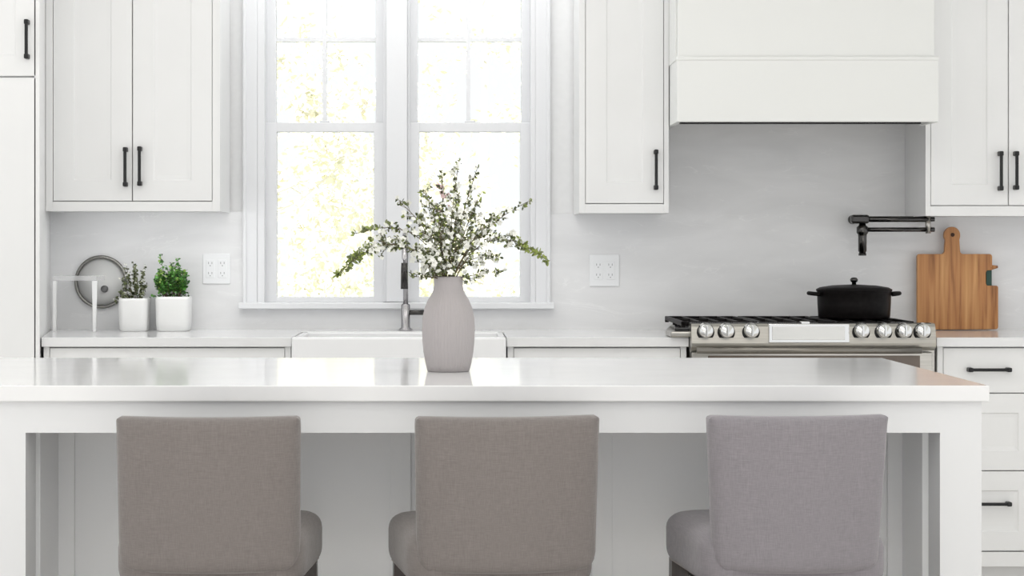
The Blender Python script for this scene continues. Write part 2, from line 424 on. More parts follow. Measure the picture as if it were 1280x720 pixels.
s = MB(); s.box(hx0+.02, hx1-.02, YH+.02, YU-.002, 1.82, 1.83); s.box(hx0+.02, X(1155,YU)-.03, YU, YB-.001, 1.82, 1.83)
s.build('vent_liner', M['steel'], t)
s = MB(); s.box(hx0+.012, hx1-.06, YH+.006, YH+.03, hz0-.006, hz0, .002); s.build('lip_shadow', M['black'], t)  # black strip standing for the shadow line under the hood lip

# base cabinets
def base_cab(label, px0, px1, drawers, extra=0, x0=None, x1=None):
    x0 = X(px0,YC) if x0 is None else x0; x1 = X(px1,YC) if x1 is None else x1
    t = empty('base_cabinet', ((x0+x1)/2, YC, 0), label, 'cabinet')
    s = MB(); s.box(x0, x1, YC+.021, YB-.001, .12, .882); s.box(x0, x1, YC+.07, YB-.001, 0, .12)
    s.box(x0, x0+.02, YC, YC+.021, .12, .882, .0008); s.box(x1-.02, x1, YC, YC+.021, .12, .882, .0008)
    s.box(x0+.02, x1-.02, YC, YC+.021, .12, drawers[-1][1]-.003, .0008)
    s.build('body', M['cab'], t)
    for (za, zb, sh, hz, hpx, wd) in drawers:
        m = MB()
        if sh: m.shaker(x0+.02+G, x1-.02-G, zb+G, za-G, YC, .019, .066, .0045, .016)
        else: m.box(x0+.02+G, x1-.02-G, YC, YC+.019, zb+G, za-G, .0012)
        d = m.build('drawer', M['cab'], t)
        if hz: bar_handle(d, Z(hz,YC-.03), X(hpx-27,YC-.03), X(hpx+27,YC-.03), YC, True)
    return t
ZT = Z(434.5,YC)
base_cab('white base cabinet run left of the sink, under the counter with the potted plants', 54.5, 363.5, [(ZT,.72,0,None,0,0),(.72,.43,1,None,0,0),(.43,.15,1,None,0,0)])
base_cab('white base cabinet between the sink and the gas range', 634.5, 858, [(ZT,.72,0,None,0,0),(.72,.43,1,None,0,0),(.43,.15,1,None,0,0)])
z1_, z2_, z3_ = Z(491.5,YC), Z(588.5,YC), Z(689,YC)
base_cab('white base cabinet with a stack of drawers right of the range', 1171.5, 1305, [(ZT,z1_,0,462.5,1238,0),(z1_,z2_,1,None,0,0),(z2_,z3_,1,630.5,1238,0)])
base_cab('white drawer base cabinet at the far right edge of the wall run', 1305.5, 1460, [(ZT,z1_,0,462.5,1385,0),(z1_,z2_,1,None,0,0),(z2_,z3_,1,630.5,1385,0)])
sx0, sx1 = X(365.5,YS), X(632,YS)
s = MB(); s.box(sx0, sx1, YC+.04, YB-.02, .1, .654, .001); s.box(sx0, sx1, YC+.09, YB-.02, 0, .1)
t = empty('sink_cabinet', ((sx0+sx1)/2, YC, 0), 'white cabinet directly beneath the farmhouse sink', 'cabinet'); s.build('body', M['cab'], t)
xm = (sx0+sx1)/2
for a, b_ in ((sx0+.004, xm-.002), (xm+.002, sx1-.004)): MB().shaker(a, b_, .12, .63, YC+.02, .019).build('door', M['cab'], t)

# countertops on the wall run
TH = .032
s = MB()
s.prism([(-1.419,YS),(sx0-.004,YS),(sx0-.004,YB-.16),(sx1+.004,YB-.16),(sx1+.004,YS),(X(861,YS),YS),(X(861,YS),YW-.001),(-1.519,YW-.001)], 'z', HT-TH, HT, .0015)
tag(s.build('countertop', M['quartz'], None, (0,YS,HT)), 'white quartz countertop along the window wall, holding sink and potted plants', 'countertop')
xe = X(1171,YS)
s = MB(); s.box(xe, X(1480,YS), YS, YW-.001, HT-TH, HT, .0015)
tag(s.build('countertop', M['quartz'], None, (1.8,YS,HT)), 'white quartz countertop right of the range, under the cutting board', 'countertop')

# farmhouse sink
t = empty('farmhouse_sink', (xm, YS, .65), 'white farmhouse sink with an apron front, under the window', 'sink')
s = MB(); yf0 = YS-.03; yb0 = YB-.165
a, b_ = sx0-.001, sx1+.001
s.box(a, b_, yf0, yf0+.028, .655, HT+.003, .008)
s.box(a, a+.022, yf0+.01, yb0, .655, HT-.002, .004); s.box(b_-.022, b_, yf0+.01, yb0, .655, HT-.002, .004)
s.box(a, b_, yb0-.022, yb0, .655, HT-.002, .004); s.box(a, b_, yf0+.01, yb0, .655, .68, .004)
s.build('basin', M['porcelain'], t)
MB().lathe([(.045,.681),(.045,.684),(.03,.684),(.03,.6815)], xm, (yf0+yb0)/2, 24).build('drain', M['chrome'], t)

# faucet
fy = 7.19; fx = X(507,fy)
t = empty('kitchen_faucet', (fx, fy, HT), 'satin nickel gooseneck kitchen faucet behind the sink, partly hidden by the vase', 'faucet')
MB().lathe([(.0,HT),(.026,HT),(.026,HT+.006),(.0165,HT+.012),(.0165,HT+.095),(.014,HT+.10),(.0,HT+.10)], fx, fy, 28).build('base', M['faucet'], t)
pts = [(fx,fy,HT+.09),(fx,fy,HT+.27)]
for k in range(1,13):
    a = PI*k/12; pts.append((fx, fy-.09+.09*math.cos(a), HT+.27+.09*math.sin(a)))
pts.append((fx, fy-.18, HT+.25))
MB().tube(pts, .0095, 14).build('spout', M['faucet'], t)
MB().tube([(fx,fy-.18,HT+.255),(fx,fy-.18,HT+.235),(fx,fy-.18,HT+.16)], .0115, 16, r2=.014).build('spray_head', M['gunmetal'], t)
MB().tube([(fx,fy,HT+.068),(fx+.075,fy,HT+.068)], .0095, 14).build('lever', M['gunmetal'], t)

# outlets
def outlet(label, px0, px1, py0, py1):
    y = YB
    x0, x1, z0, z1 = X(px0,y), X(px1,y), Z(py1,y), Z(py0,y)
    t = empty('outlet_plate', ((x0+x1)/2, y, (z0+z1)/2), label, 'power outlet', 'double outlet plates on the backsplash')
    MB().box(x0, x1, y-.006, y-.0005, z0, z1, .0025).build('plate', M['plastic'], t)
    for s_ in (-1,1):
        cx = (x0+x1)/2 + s_*.023
        r = MB().box(cx-.0165, cx+.0165, y-.0085, y-.006, (z0+z1)/2-.034, (z0+z1)/2+.034, .0012).build('socket', M['plastic'], t)
        for dz in (-.019,.019):
            m = MB()
            for dx in (-.0065,.0065): m.box(cx+dx-.0012, cx+dx+.0012, y-.0092, y-.0084, (z0+z1)/2+dz-.001, (z0+z1)/2+dz+.007)
            m.lathe([(0.0022,y-.0092),(.0022,y-.0084)], cx, (z0+z1)/2+dz-.007, 10, axis='y')
            m.build('slots', M['slot'], r)
outlet('white double outlet plate on the backsplash beside the green potted plant', 253.5, 288, 317, 355)
outlet('white double outlet plate on the backsplash between window and range', 736.5, 774, 318, 358)

# ------------------------------------------------------------------ gas range
YR = 6.60
rx0, rx1 = X(864,YR), X(1169,YR)
t = empty('gas_range', ((rx0+rx1)/2, YR, 0), 'stainless steel gas range with seven round knobs and black iron grates', 'range')
bx0, bx1 = max(rx0, X(862.5,YS)+.001), X(1169.5,YS)
s = MB(); s.box(bx0, bx1, YS+.01, YB-.02, .10, .905, .003); s.box(bx0+.03, bx1-.03, YS+.07, YB-.05, .0, .10)
s.build('body', M['steel'], t)
zp0, zp1 = Z(431,YR), Z(404,YR)
s = MB()
s.prism([(YR+.03,zp1),(YR+.006,zp1-.002),(YR-.002,zp1-.012),(YR-.014,zp0+.006),(YR-.012,zp0-.006),(YR-.002,zp0-.013),(YR+.012,zp0-.020),(YR+.07,zp0-.020),(YR+.07,zp1)], 'x', rx0, rx1)
s.build('control_panel', M['steel'], t)
# cooktop with flanges over the counters
zc0 = HT+.001; zc1 = HT+.022
s = MB(); s.prism([(X(838,6.64),6.63),(X(1163,6.64),6.63),(X(1163,6.64),6.80),(X(1124,7.20),YB-.03),(X(841,7.20),YB-.03),(X(838,6.64),6.80)], 'z', zc0, zc1, .006)
s.build('cooktop_rim', M['steel'], t)
s = MB(); s.prism([(X(843,6.66),6.65),(X(1150,6.66),6.65),(X(1122,7.18),YB-.045),(X(845,7.18),YB-.045)], 'z', zc1, zc1+.012, .003)
s.build('cooktop', M['enamel'], t)
gx0, gx1 = X(843,6.68)+.02, X(1142,6.68)
gw = (gx1-gx0)/3
for k in range(3):
    a = gx0+k*gw+.003; b_ = gx0+(k+1)*gw-.003; z0 = zc1+.010; z1 = HT+.055
    y0, y1 = 6.672, 7.19
    if k == 2: b_ = gx1
    s = MB()
    for (xa,xb,ya,yb) in ((a,b_,y0,y0+.014),(a,b_,y1-.014,y1),(a,a+.014,y0,y1),(b_-.014,b_,y0,y1),(a,b_,(y0+y1)/2-.007,(y0+y1)/2+.007)):
        s.box(xa, xb, ya, yb, z1-.016, z1, .003)
    for f_ in (.25,.5,.75):
        xx = a+(b_-a)*f_; s.box(xx-.006, xx+.006, y0, y1, z1-.014, z1, .003)
    for xa in (a,b_-.014):
        for ya in (y0,y1-.014,(y0+y1)/2-.007): s.box(xa, xa+.014, ya, ya+.014, z0, z1-.01, .002)
    s.build('grate', M['castiron'], t)
    for yy in (6.80, 7.06):
        MB().lathe([(.045,zc1+.011),(.045,zc1+.018),(.034,zc1+.022),(.034,zc1+.027),(.0,zc1+.028)], (a+b_)/2, yy, 24).build('burner', M['castiron'], t)
# front rim strip
MB().box(rx0, rx1-.01, 6.606, 6.66, zp1+.001, HT+.036, .004).build('front_rim', M['enamel'], t)
for px in (883,909,940,1078,1106,1131.5,1154.5):
    kx = X(px,YR-.03); kz = Z(413.5,YR-.03)
    k = MB().lathe([(.0,YR+.0),(.0275,YR+.0),(.0275,YR-.008),(.0245,YR-.011),(.0235,YR-.034),(.0215,YR-.039),(.0,YR-.039)], kx, kz, 28, axis='y').build('knob', M['chrome'], t)
    MB().box(kx-.0045, kx+.0045, YR-.046, YR-.037, kz-.020, kz+.020, .003).build('grip', M['chrome'], k)
    MB().lathe([(.0,YR-.0025),(.030,YR-.0025),(.030,YR-.010),(.0,YR-.010)], kx, kz-.006, 28, axis='y').build('bezel', M['black'], k)
d = MB().box(X(960,YR-.01), X(1061,YR-.01), YR-.022, YR+.01, Z(428.5,YR-.01), Z(404.5,YR-.01), .003).build('display_frame', M['chrome'], t)
MB().box(X(965,YR-.02), X(1056,YR-.02), YR-.024, YR-.02, Z(425,YR-.02), Z(408,YR-.02), .001).build('display', M['display'], d)
MB().box(X(1002,YR-.02), X(1013,YR-.02), YR-.012, YR+.02, zp1-.003, zp1+.006, .002).build('badge', M['chrome'], t)
# oven door
ydr = 6.618
s = MB(); s.box(rx0+.004, rx1-.004, ydr, YS+.012, .24, zp0-.026, .004); dr = s.build('oven_door', M['steel'], t)
MB().box(rx0+.06, X(1150,ydr), ydr-.003, ydr+.004, .34, Z(444.5,ydr), .002).build('oven_window', M['ovenglass'], dr)
s = MB(); hz = Z(438,6.57)
s.tube([(rx0+.015,6.572,hz),(X(1152,6.57),6.572,hz)], .0115, 16)
for xx in (rx0+.04, X(1145,6.57)): s.box(xx-.01, xx+.01, 6.572, ydr+.002, hz-.009, hz+.009, .003)
s.build('door_handle', M['darksteel'], dr)
s = MB(); s.box(rx0+.004, rx1-.004, ydr+.002, YS+.012, .105, .232, .004); dw = s.build('drawer', M['steel'], t)

# dutch oven
py_ = 6.96; pz = HT+.056; pxc = X(1067.5,py_)
t = empty('dutch_oven', (pxc, py_, pz), 'black lidded dutch oven pot with loop handles standing on the range', 'pot')
R = (1113.5-1022.5)/2*py_/F; hgt = .098
MB().lathe([(.0,pz),(R*.94,pz),(R*.97,pz+.006),(R*.99,pz+.05),(R,hgt+pz-.004),(R*1.02,hgt+pz),(R*.95,hgt+pz),(R*.9,pz+.02),(.0,pz+.012)], pxc, py_, 56).build('body', M['castiron'], t)
l = MB().lathe([(.0,hgt+pz),(R*1.025,hgt+pz),(R*1.03,hgt+pz+.006),(R*.93,hgt+pz+.013),(R*.6,hgt+pz+.020),(.0,hgt+pz+.024)], pxc, py_, 56).build('lid', M['castiron'], t)
zk = hgt+pz+.022
MB().lathe([(.0,zk),(.009,zk),(.007,zk+.008),(.013,zk+.013),(.014,zk+.020),(.009,zk+.026),(.0,zk+.027)], pxc, py_, 24).build('knob', M['gunmetal'], l)
for s_ in (-1,1):
    pts = []
    for k in range(9):
        a = -PI/2+PI*k/8
        pts.append((pxc+s_*(R*.97+.036*math.cos(a)), py_+.042*math.sin(a), pz+.086+.004*math.cos(a)))
    MB().tube(pts, .0075, 10).build('handle', M['castiron'], t)

# pot filler
yp = 7.16
t = empty('pot_filler', (X(1075,yp), YB, Z(274,yp)), 'dark metal folding pot filler tap on the wall above the range', 'tap')
xa, xb = X(1074,yp), X(1160,yp); z1 = Z(274,yp); z2 = Z(287,yp)
MB().lathe([(.0,YB-.001),(.017,YB-.001),(.017,YB-.008),(.014,YB-.014),(.014,yp),(.0,yp)], xa, z1, 28, axis='y').build('wall_flange', M['gunmetal'], t)
MB().box(X(1063.5,yp), X(1086,yp), yp-.016, yp+.016, Z(279.5,yp), Z(268.5,yp), .008).build('valve', M['gunmetal'], t)
MB().tube([(xa,yp,z1),(xb,yp,z1)], .0112, 14).build('arm', M['gunmetal'], t)
s = MB(); s.tube([(xb,yp,z1+.014),(xb,yp,z2-.014)], .0105, 14); s.build('elbow', M['steel'], t)
for z in (z1,z2): MB().tube([(xb,yp,z),(X(1168,yp),yp,z)], .0085, 12).build('joint_cap', M['gunmetal'], t)
y2 = yp
MB().tube([(xb,y2,z2),(X(1078,y2),y2,z2)], .0085, 14).build('arm', M['gunmetal'], t)
s = MB(); xs = X(1078,y2)
s.lathe([(.0,Z(318,y2)),(.0125,Z(318,y2)),(.0125,Z(315,y2)),(.0155,Z(314,y2)),(.0155,Z(296,y2)),(.0165,Z(293,y2)),(.0215,Z(291,y2)),(.0215,Z(284,y2)),(.014,Z(282,y2)),(.011,Z(279,y2)),(.0,Z(279,y2))], xs, y2, 24)
s.build('spout', M['gunmetal'], t)
MB().lathe([(.0,Z(319.5,y2)),(.0145,Z(319.5,y2)),(.0145,Z(316.8,y2)),(.0,Z(316.8,y2))], xs, y2, 24).build('aerator', M['gunmetal'], t)

# cutting board leaning on the backsplash
yb_ = 7.235
def bp(px, py): return (X(px,yb_), Z(py,yb_))
out = []
def arc(cx, cy, r, a0, a1, n=5):
    for k in range(n+1):
        a = math.radians(a0+(a1-a0)*k/n); out.append(bp(cx+r*math.cos(a), cy-r*math.sin(a)))
arc(1149.5,408.5,3.5,270,180); arc(1149.5,321,3.5,180,90)
out.append(bp(1179,317.5)); arc(1176.5,314,3.5,270,360,3)   # fillet into the handle
out.append(bp(1181,300)); out.append(bp(1179.5,296))
arc(1189.5,293.5,10,180,0,12)
out.append(bp(1199.5,296)); out.append(bp(1198.5,300)); arc(1203,314,3.5,180,270,3)
arc(1236,321,3.5,90,0); out.append(bp(1239.5,337.5)); out.append(bp(1233,338))
out.append(bp(1231.5,341)); out.append(bp(1231.5,354)); out.append(bp(1233,357)); arc(1244.5,359.5,2.5,90,0,3); arc(1244,408.5,3,0,-90)
t = empty('cutting_board', (X(1196,yb_), yb_, HT), 'brown wooden cutting board with a round-ended handle, leaning on the backsplash beside the range', 'cutting board')
s = MB(); s.prism(out, 'y', yb_-.009, yb_+.009, .0015)
s.build('board', M['board'], t)
s = MB(); c = bp(1190,293.5); s.lathe([(.0,yb_-.0096),(.0075,yb_-.0096),(.0075,yb_-.0085),(.0,yb_-.0085)], c[0], c[1], 20, axis='y'); s.build('hanging_hole', M['boarddark'], t)
s = MB(); a = bp(1232.5,357); b_ = bp(1239.5,338); s.box(a[0], b_[0], yb_-.004, yb_+.006, a[1]-.002, b_[1]+.002, .002)
tp = s.build('tag', M['greenstrap'], t); tp['label'] = 'dark green strap in the notch'
s = MB(); a = bp(1239,334.5); b_ = bp(1247,333.5); s.tube([(a[0]-.004,yb_,a[1]),(b_[0],yb_,b_[1])], .010, 12, r2=.005); s.build('peg', M['board'], t)

# round tray mounted against the backsplash
cx, cz = X(126,7.27), Z(352.5,7.27); R = 33.5*7.27/F
t = empty('round_tray', (cx, YB, cz), 'round grey tray with a shiny metal rim against the backsplash, left of the potted plants', 'tray')
MB().lathe([(.0,YB-.001),(R*.92,YB-.001),(R*.93,YB-.006),(.0,YB-.007)], cx, cz, 64, axis='y').build('plate', M['tray'], t)
m = MB(); r0 = .0066; sg = 64
ring = [(R-r0+r0*math.cos(2*PI*k/10), YB-.0095+.008*math.sin(2*PI*k/10)) for k in range(10)]
rings = [[m.bm.verts.new((cx+p[0]*math.cos(2*PI*j/sg), p[1], cz+p[0]*math.sin(2*PI*j/sg))) for p in ring] for j in range(sg)]
for j in range(sg):
    for k in range(10):
        f = m.bm.faces.new((rings[j][k], rings[j][(k+1)%10], rings[(j+1)%sg][(k+1)%10], rings[(j+1)%sg][k])); f.smooth = True
bmesh.ops.recalc_face_normals(m.bm, faces=m.bm.faces[:])
m.build('rim', M['trayrim'], t)
MB().lathe([(.0,YB-.006),(.013,YB-.006),(.013,YB-.022),(.011,YB-.024),(.0,YB-.024)], cx+.014, cz-.026, 24, axis='y').build('knob', M['knobgrey'], t)

# clear riser shelf in the corner
ry0, ry1 = 7.08, 7.24
t = empty('counter_riser', (X(90,7.1), 7.1, HT), 'pale translucent counter riser with a thin white leg, in the corner beside the tall cabinet', 'riser')
x0, x1 = -1.47, X(121.5,ry0); zt_ = Z(345,ry0)
MB().box(x0, x1, ry0, ry1, zt_-.018, zt_, .002).build('shelf', M['clear'], t)
s = MB(); s.prism([(x1-.020,zt_-.018),(x1,zt_-.018),(x1-.006,HT+.0005),(x1-.016,HT+.0005)], 'y', ry0, ry0+.012, .001); s.build('leg', M['riser'], t)
s = MB(); s.prism([(x0,zt_-.018),(x0+.014,zt_-.018),(x0+.012,HT+.0005),(x0,HT+.0005)], 'y', ry0, ry0+.012, .001); s.build('leg', M['riser'], t)

# ------------------------------------------------------------------ potted plants
def rdir(): 
    v = Vector((random.gauss(0,1),random.gauss(0,1),random.gauss(0,1))); return v.normalized()
def pot(t, px0, px1, pytop, Y):
    x0, x1 = X(px0,Y), X(px1,Y); z1 = Z(pytop,Y); cx = (x0+x1)/2; w_ = x1-x0; cy = Y+w_/2
    t.location = (cx, cy, HT)
    s = MB(); n = 6
    t2 = bmesh.new(); rings = []
    prof = [(.86,HT),(.93,HT+.004),(.97,HT+.03),(1.0,z1-.012),(.985,z1),(.92,z1),(.90,z1-.012)]
    for sc, z in prof:
        rings.append([t2.verts.new((p[0],p[1],z)) for p in rr(cx,cy,w_*sc,w_*sc,w_*.2,5)])
    for a, b_ in zip(rings, rings[1:]):
        k_ = len(a)
        for k in range(k_): t2.faces.new((a[k],a[(k+1)%k_],b_[(k+1)%k_],b_[k]))
    t2.faces.new(rings[0][::-1]); t2.faces.new(rings[-1])
    bmesh.ops.recalc_face_normals(t2, faces=t2.faces[:])
    s.merge(t2, 0, smooth=True); s.build('pot', M['pot'], t)
    MB().prism(rr(cx,cy,w_*.89,w_*.89,w_*.18,4), 'z', z1-.016, z1-.008).build('soil', M['soil'], t)
    return cx, cy, z1, w_
# dark trailing plant
t = empty('potted_plant', (0,0,0), 'white square pot of sparse dark olive plant, next to the round tray', 'potted plant')
Yp = 7.12
cx, cy, z1, w_ = pot(t, 147, 183.5, 373, Yp)
st = MB(); lf = MB(); fl = MB()
for k, (dx, px, py, dy) in enumerate([(-.01,158,332,0),(0,166,327,.01),(.005,170,334,-.01),(.015,181,331,0),(.02,179,340,.012),(-.02,153,348,-.01),(-.03,145,376,-.02),(-.01,160,345,.01),(.02,183,356,0),(.0,172,350,-.02),(-.015,151,366,-.02),(.02,178,374,-.03),(.01,166,340,.02)]):
    tip = Vector((X(px,cy), cy+dy, Z(py,cy))); a = Vector((cx+dx, cy+dy*.3, z1-.01)); mid = (a+tip)/2 + Vector((0,0,.02))
    pts = [a.lerp(mid,q/6).lerp(mid.lerp(tip,q/6), q/6) for q in range(7)]
    st.tube(pts, .0013, 5, r2=.0006)
    for q in range(42):
        u = random.uniform(.1,1); i = min(5,int(u*6)); p = pts[i].lerp(pts[i+1], u*6-i)
        lf.leaf(p+rdir()*.003, rdir(), rdir(), random.uniform(.008,.014), random.uniform(.006,.009), random.choice((0,2,2,2,1)))
    for q in range(5):
        p = pts[random.randint(1,6)]+rdir()*.008
        for j in range(4): lf.leaf(p, rdir(), rdir(), .007, .006, 4)
st.build('stems', M['stem'], t); lf.build('foliage', M['greens']+[M['petal']], t)
# bright green herb
t = empty('potted_plant', (0,0,0), 'white square pot of bushy bright green herb, nearest the outlet plate', 'potted plant')
cx, cy, z1, w_ = pot(t, 193, 235.5, 371, Yp)
st = MB(); lf = MB()
for k in range(60):
    px = random.uniform(194,234); h = random.uniform(0,1)
    py = 371 - (46-abs(px-213)*.75)*random.uniform(.35,1) 
    if k == 0: px, py = 201, 320
    if k == 1: px, py = 222, 323
    tip = Vector((X(px,cy), cy+random.uniform(-.045,.045), Z(py,cy))); a = Vector((cx+(tip.x-cx)*.5, cy+(tip.y-cy)*.5, z1-.01)); mid = (a+tip)/2 + Vector((0,0,.012))
    pts = [a.lerp(mid,q/5).lerp(mid.lerp(tip,q/5), q/5) for q in range(6)]
    st.tube(pts, .001, 5, r2=.0006)
    for q in range(30):
        u = random.uniform(.3,1); i = min(4,int(u*5)); p = pts[i].lerp(pts[i+1], u*5-i)
        d_ = rdir(); d_.z = abs(d_.z)*.5
        lf.leaf(p+rdir()*.004, d_, (Vector((0,-.6,.8))+rdir()*.6), random.uniform(.009,.016), random.uniform(.008,.012), random.choice((0,0,0,1,1,2,3)))
for k in range(60):
    p = Vector((X(random.uniform(190,238),cy), cy+random.uniform(-.05,.03), z1+random.uniform(-.004,.012)))
    lf.leaf(p, rdir(), Vector((0,-.5,.8))+rdir()*.5, .012, .009, random.choice((0,1,3)))
st.build('stems', M['stem'], t); lf.build('foliage', M['fresh'], t)

# ------------------------------------------------------------------ island
YI, YL, YBK = 4.353, 4.37, 5.44
ix0, ix1 = -1.42, X(1237,YI)
t = empty('kitchen_island', (0, 4.9, 0), 'white kitchen island base with square corner legs, under the long quartz slab', 'kitchen island')
lx0 = X(32,YL); rx_0 = X(1175,YL); rx_1 = X(1227,YL)
ZI = HT-.036
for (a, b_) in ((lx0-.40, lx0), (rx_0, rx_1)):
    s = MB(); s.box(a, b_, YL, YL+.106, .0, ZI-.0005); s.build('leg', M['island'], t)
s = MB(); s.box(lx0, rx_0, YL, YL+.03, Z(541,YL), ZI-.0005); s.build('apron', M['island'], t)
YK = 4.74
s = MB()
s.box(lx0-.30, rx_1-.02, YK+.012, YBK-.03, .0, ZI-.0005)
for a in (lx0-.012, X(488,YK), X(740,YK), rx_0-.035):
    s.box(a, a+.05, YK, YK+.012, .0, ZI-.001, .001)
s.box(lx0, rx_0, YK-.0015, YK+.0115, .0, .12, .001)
s.build('cabinet_body', M['island_bright'], t)
s = MB(); s.box(lx0-.025, lx0-.001, 4.53, YK+.012, .0, ZI-.001, .001); s.build('end_panel', M['island_bright'], t)
s = MB(); s.box(rx_0+.001, rx_0+.025, 4.54, YK+.012, .0, ZI-.001, .001); s.build('end_panel', M['island_bright'], t)
s = MB(); s.box(ix0, ix1, YI, YBK, ZI, HT, .0025)
tag(s.build('island_countertop', M['quartz'], None, (0,4.9,HT)), 'long polished white quartz slab on the island, under the vase', 'countertop')

# ------------------------------------------------------------------ vase and branches
vy = 4.86; vx = X(560.5,vy); q = vy/F
prof = []
base = Z(464,vy)
for py, r in ((464,25),(463,26.3),(455,28.3),(440,31),(425,32.4),(410,32.9),(398,32.3),(385,29.6),(375,25.5),(368,21.2),(362,18.8),(356,17.9),(347,18.2),(345.5,17.6)):
    prof.append((r*q, Z(py,vy)))
prof[0] = (prof[0][0], HT+.0003)
inner = [(16.2*q, Z(346,vy)), (16.0*q, Z(362,vy)), (24*q, Z(378,vy)), (28*q, Z(420,vy)), (20*q, HT+.008)]
tag(MB().lathe(prof+inner, vx, vy, 288, ribs=48, ribd=.006).build('flower_vase', M['vase'], None, (vx,vy,HT)), 'mauve-grey finely ribbed ceramic vase on the island', 'vase')

neck = Vector((vx, vy, Z(352,vy)))
def bez(pts, n):
    out = []
    for i in range(n+1):
        t_ = i/n; q_ = [p.copy() for p in pts]
        while len(q_) > 1: q_ = [a.lerp(b_, t_) for a, b_ in zip(q_, q_[1:])]
        out.append(q_[0])
    return out
SP = [ # via px, tip px, depth offset, leaf count, cluster spread(m), green-ish at tip, start t, label
 ((500,262),(419,346),-.06,150,.014,1,.35,'lowest left branch with a dense bright green tip, in the mauve vase'),
 ((505,275),(436,326),.05,110,.013,1,.4,'left branch just above the lowest one, ending in green leaves, in the mauve vase'),
 ((530,262),(445,292),.02,70,.012,1,.35,'upper left branch reaching level over the window post, in the mauve vase'),
 ((545,290),(499,252),.05,55,.016,0,.4,'short upright left sprig with grey-green leaves, in the mauve vase'),
 ((550,290),(531,238),-.03,80,.020,0,.3,'leafy sprig rising left of the middle of the bouquet'),
 ((552,280),(553,222),.05,80,.018,0,.3,'thin sprig with pinkish buds, left of the tallest sprig'),
 ((562,270),(574,200),.02,70,.013,0,.3,'tallest thin sprig at the top of the bouquet'),
 ((572,280),(596,212),-.05,60,.014,0,.3,'second tallest sprig, tilting right at the top of the bouquet'),
 ((578,290),(598,248),.05,80,.018,0,.3,'leafy sprig right of the middle of the bouquet'),
 ((585,300),(618,268),-.03,80,.016,0,.3,'sprig leaning right at shoulder height of the bouquet'),
 ((590,285),(662,251),.03,70,.010,0,.4,'long thin upper right branch with sparse buds, in the mauve vase'),
 ((606,262),(683,325),-.04,130,.011,1,.4,'arching right branch drooping to a dark green tip, in the mauve vase'),
 ((575,320),(622,318),.04,70,.014,0,.2,'low right sprig with sparse small leaves, just over the vase rim'),
 ((545,320),(512,310),-.05,110,.018,0,.2,'low left sprig of dark olive leaves, just over the vase rim'),
 ((553,310),(546,262),-.06,150,.024,0,.1,'thick front sprig of dark leaves with white flowers, middle of the bouquet'),
 ((565,310),(572,255),-.02,150,.024,0,.1,'thick middle sprig of yellow-green leaves with white flowers'),
 ((560,320),(585,290),-.06,110,.022,0,.1,'short front right sprig with white flowers over the vase rim'),
 ((548,345),(514,346),-.05,50,.014,0,.3,'lowest front left sprig hanging just beside the vase neck'),
 ((575,345),(628,338),-.04,50,.014,0,.3,'lowest front right sprig hanging just beside the vase neck'),
 ((553,335),(538,318),-.08,110,.022,0,.1,'short dark bushy sprig right above the vase mouth'),
 ((550,325),(528,285),.04,120,.022,0,.1,'short rear left sprig with white flowers over the vase rim'),
]
for i, (via, tip, dy, nl, spr, grn, t0, lab) in enumerate(SP):
    a = Vector((vx+random.uniform(-.012,.012), vy+random.uniform(-.012,.012), HT+.05))
    n0 = Vector((vx+(X(via[0],vy)-vx)*.16, vy+dy*.12, neck.z))
    v_ = Vector((X(via[0],vy), vy+dy*.6, Z(via[1],vy))); e_ = Vector((X(tip[0],vy+dy), vy+dy, Z(tip[1],vy+dy)))
    path = [a, n0] + bez([n0, v_, e_], 16)[1:]
    root = empty('leafy_branch', tuple(a), lab, 'branch', 'branches in the vase')
    st = MB(); st.tube(path, .0017, 6, r2=.0007); lf = MB(); fl = MB()
    pp = path[1:]; nseg = len(pp)-1
    def at(u):
        k = min(nseg-1, int(u*nseg)); return pp[k].lerp(pp[k+1], u*nseg-k), (pp[k+1]-pp[k]).normalized()
    ntw = max(10, int(nl/3.6))
    for k in range(ntw):
        u = t0+(1-t0)*(k+random.random())/ntw; u = min(u,.995); p, d_ = at(u)
        dr_ = (rdir()+d_*1.0+Vector((0,0,.25))).normalized(); ln = spr*random.uniform(.8,3.0)*(1.35-u*.75)
        if grn and u > .8: ln *= .5
        e2 = p+dr_*ln; st.tube([p, (p+e2)/2+rdir()*.001, e2], .0006, 4)
        for j in range(6 if u < .8 or grn else 4):
            pj = p.lerp(e2, random.uniform(.25,1.0))
            if grn and u > .72: mi = random.choice((3,3,1,0)); sz = 1.25
            else: mi = random.choice((0,0,2,2,2,1,3) if i % 2 else (0,0,1,2,2,3)); sz = .95
            lf.leaf(pj, (rdir()+dr_*.5), rdir(), random.uniform(.008,.013)*sz, random.uniform(.0055,.008)*sz, mi)
        if not (grn and u > .75) and random.random() < (.95 if u < .85 else .3):
            c = e2 + rdir()*.005; nn = (Vector((0,-1,.3))+rdir()*.8).normalized()
            ax = nn.orthogonal().normalized()
            big = random.uniform(.005,.0105)
            for j in range(5):
                dd = Matrix.Rotation(2*PI*j/5, 3, nn) @ ax; fl.leaf(c, dd+nn*.25, nn, big, big*.85)
    st.build('stem', M['stem'], root); lf.build('leaves', M['greens'], root)
    b0 = fl.build('blossoms', M['petalpink'] if i == 5 else M['petal'], root)
    b0['label'] = 'pinkish buds' if i == 5 else 'small white blossoms'

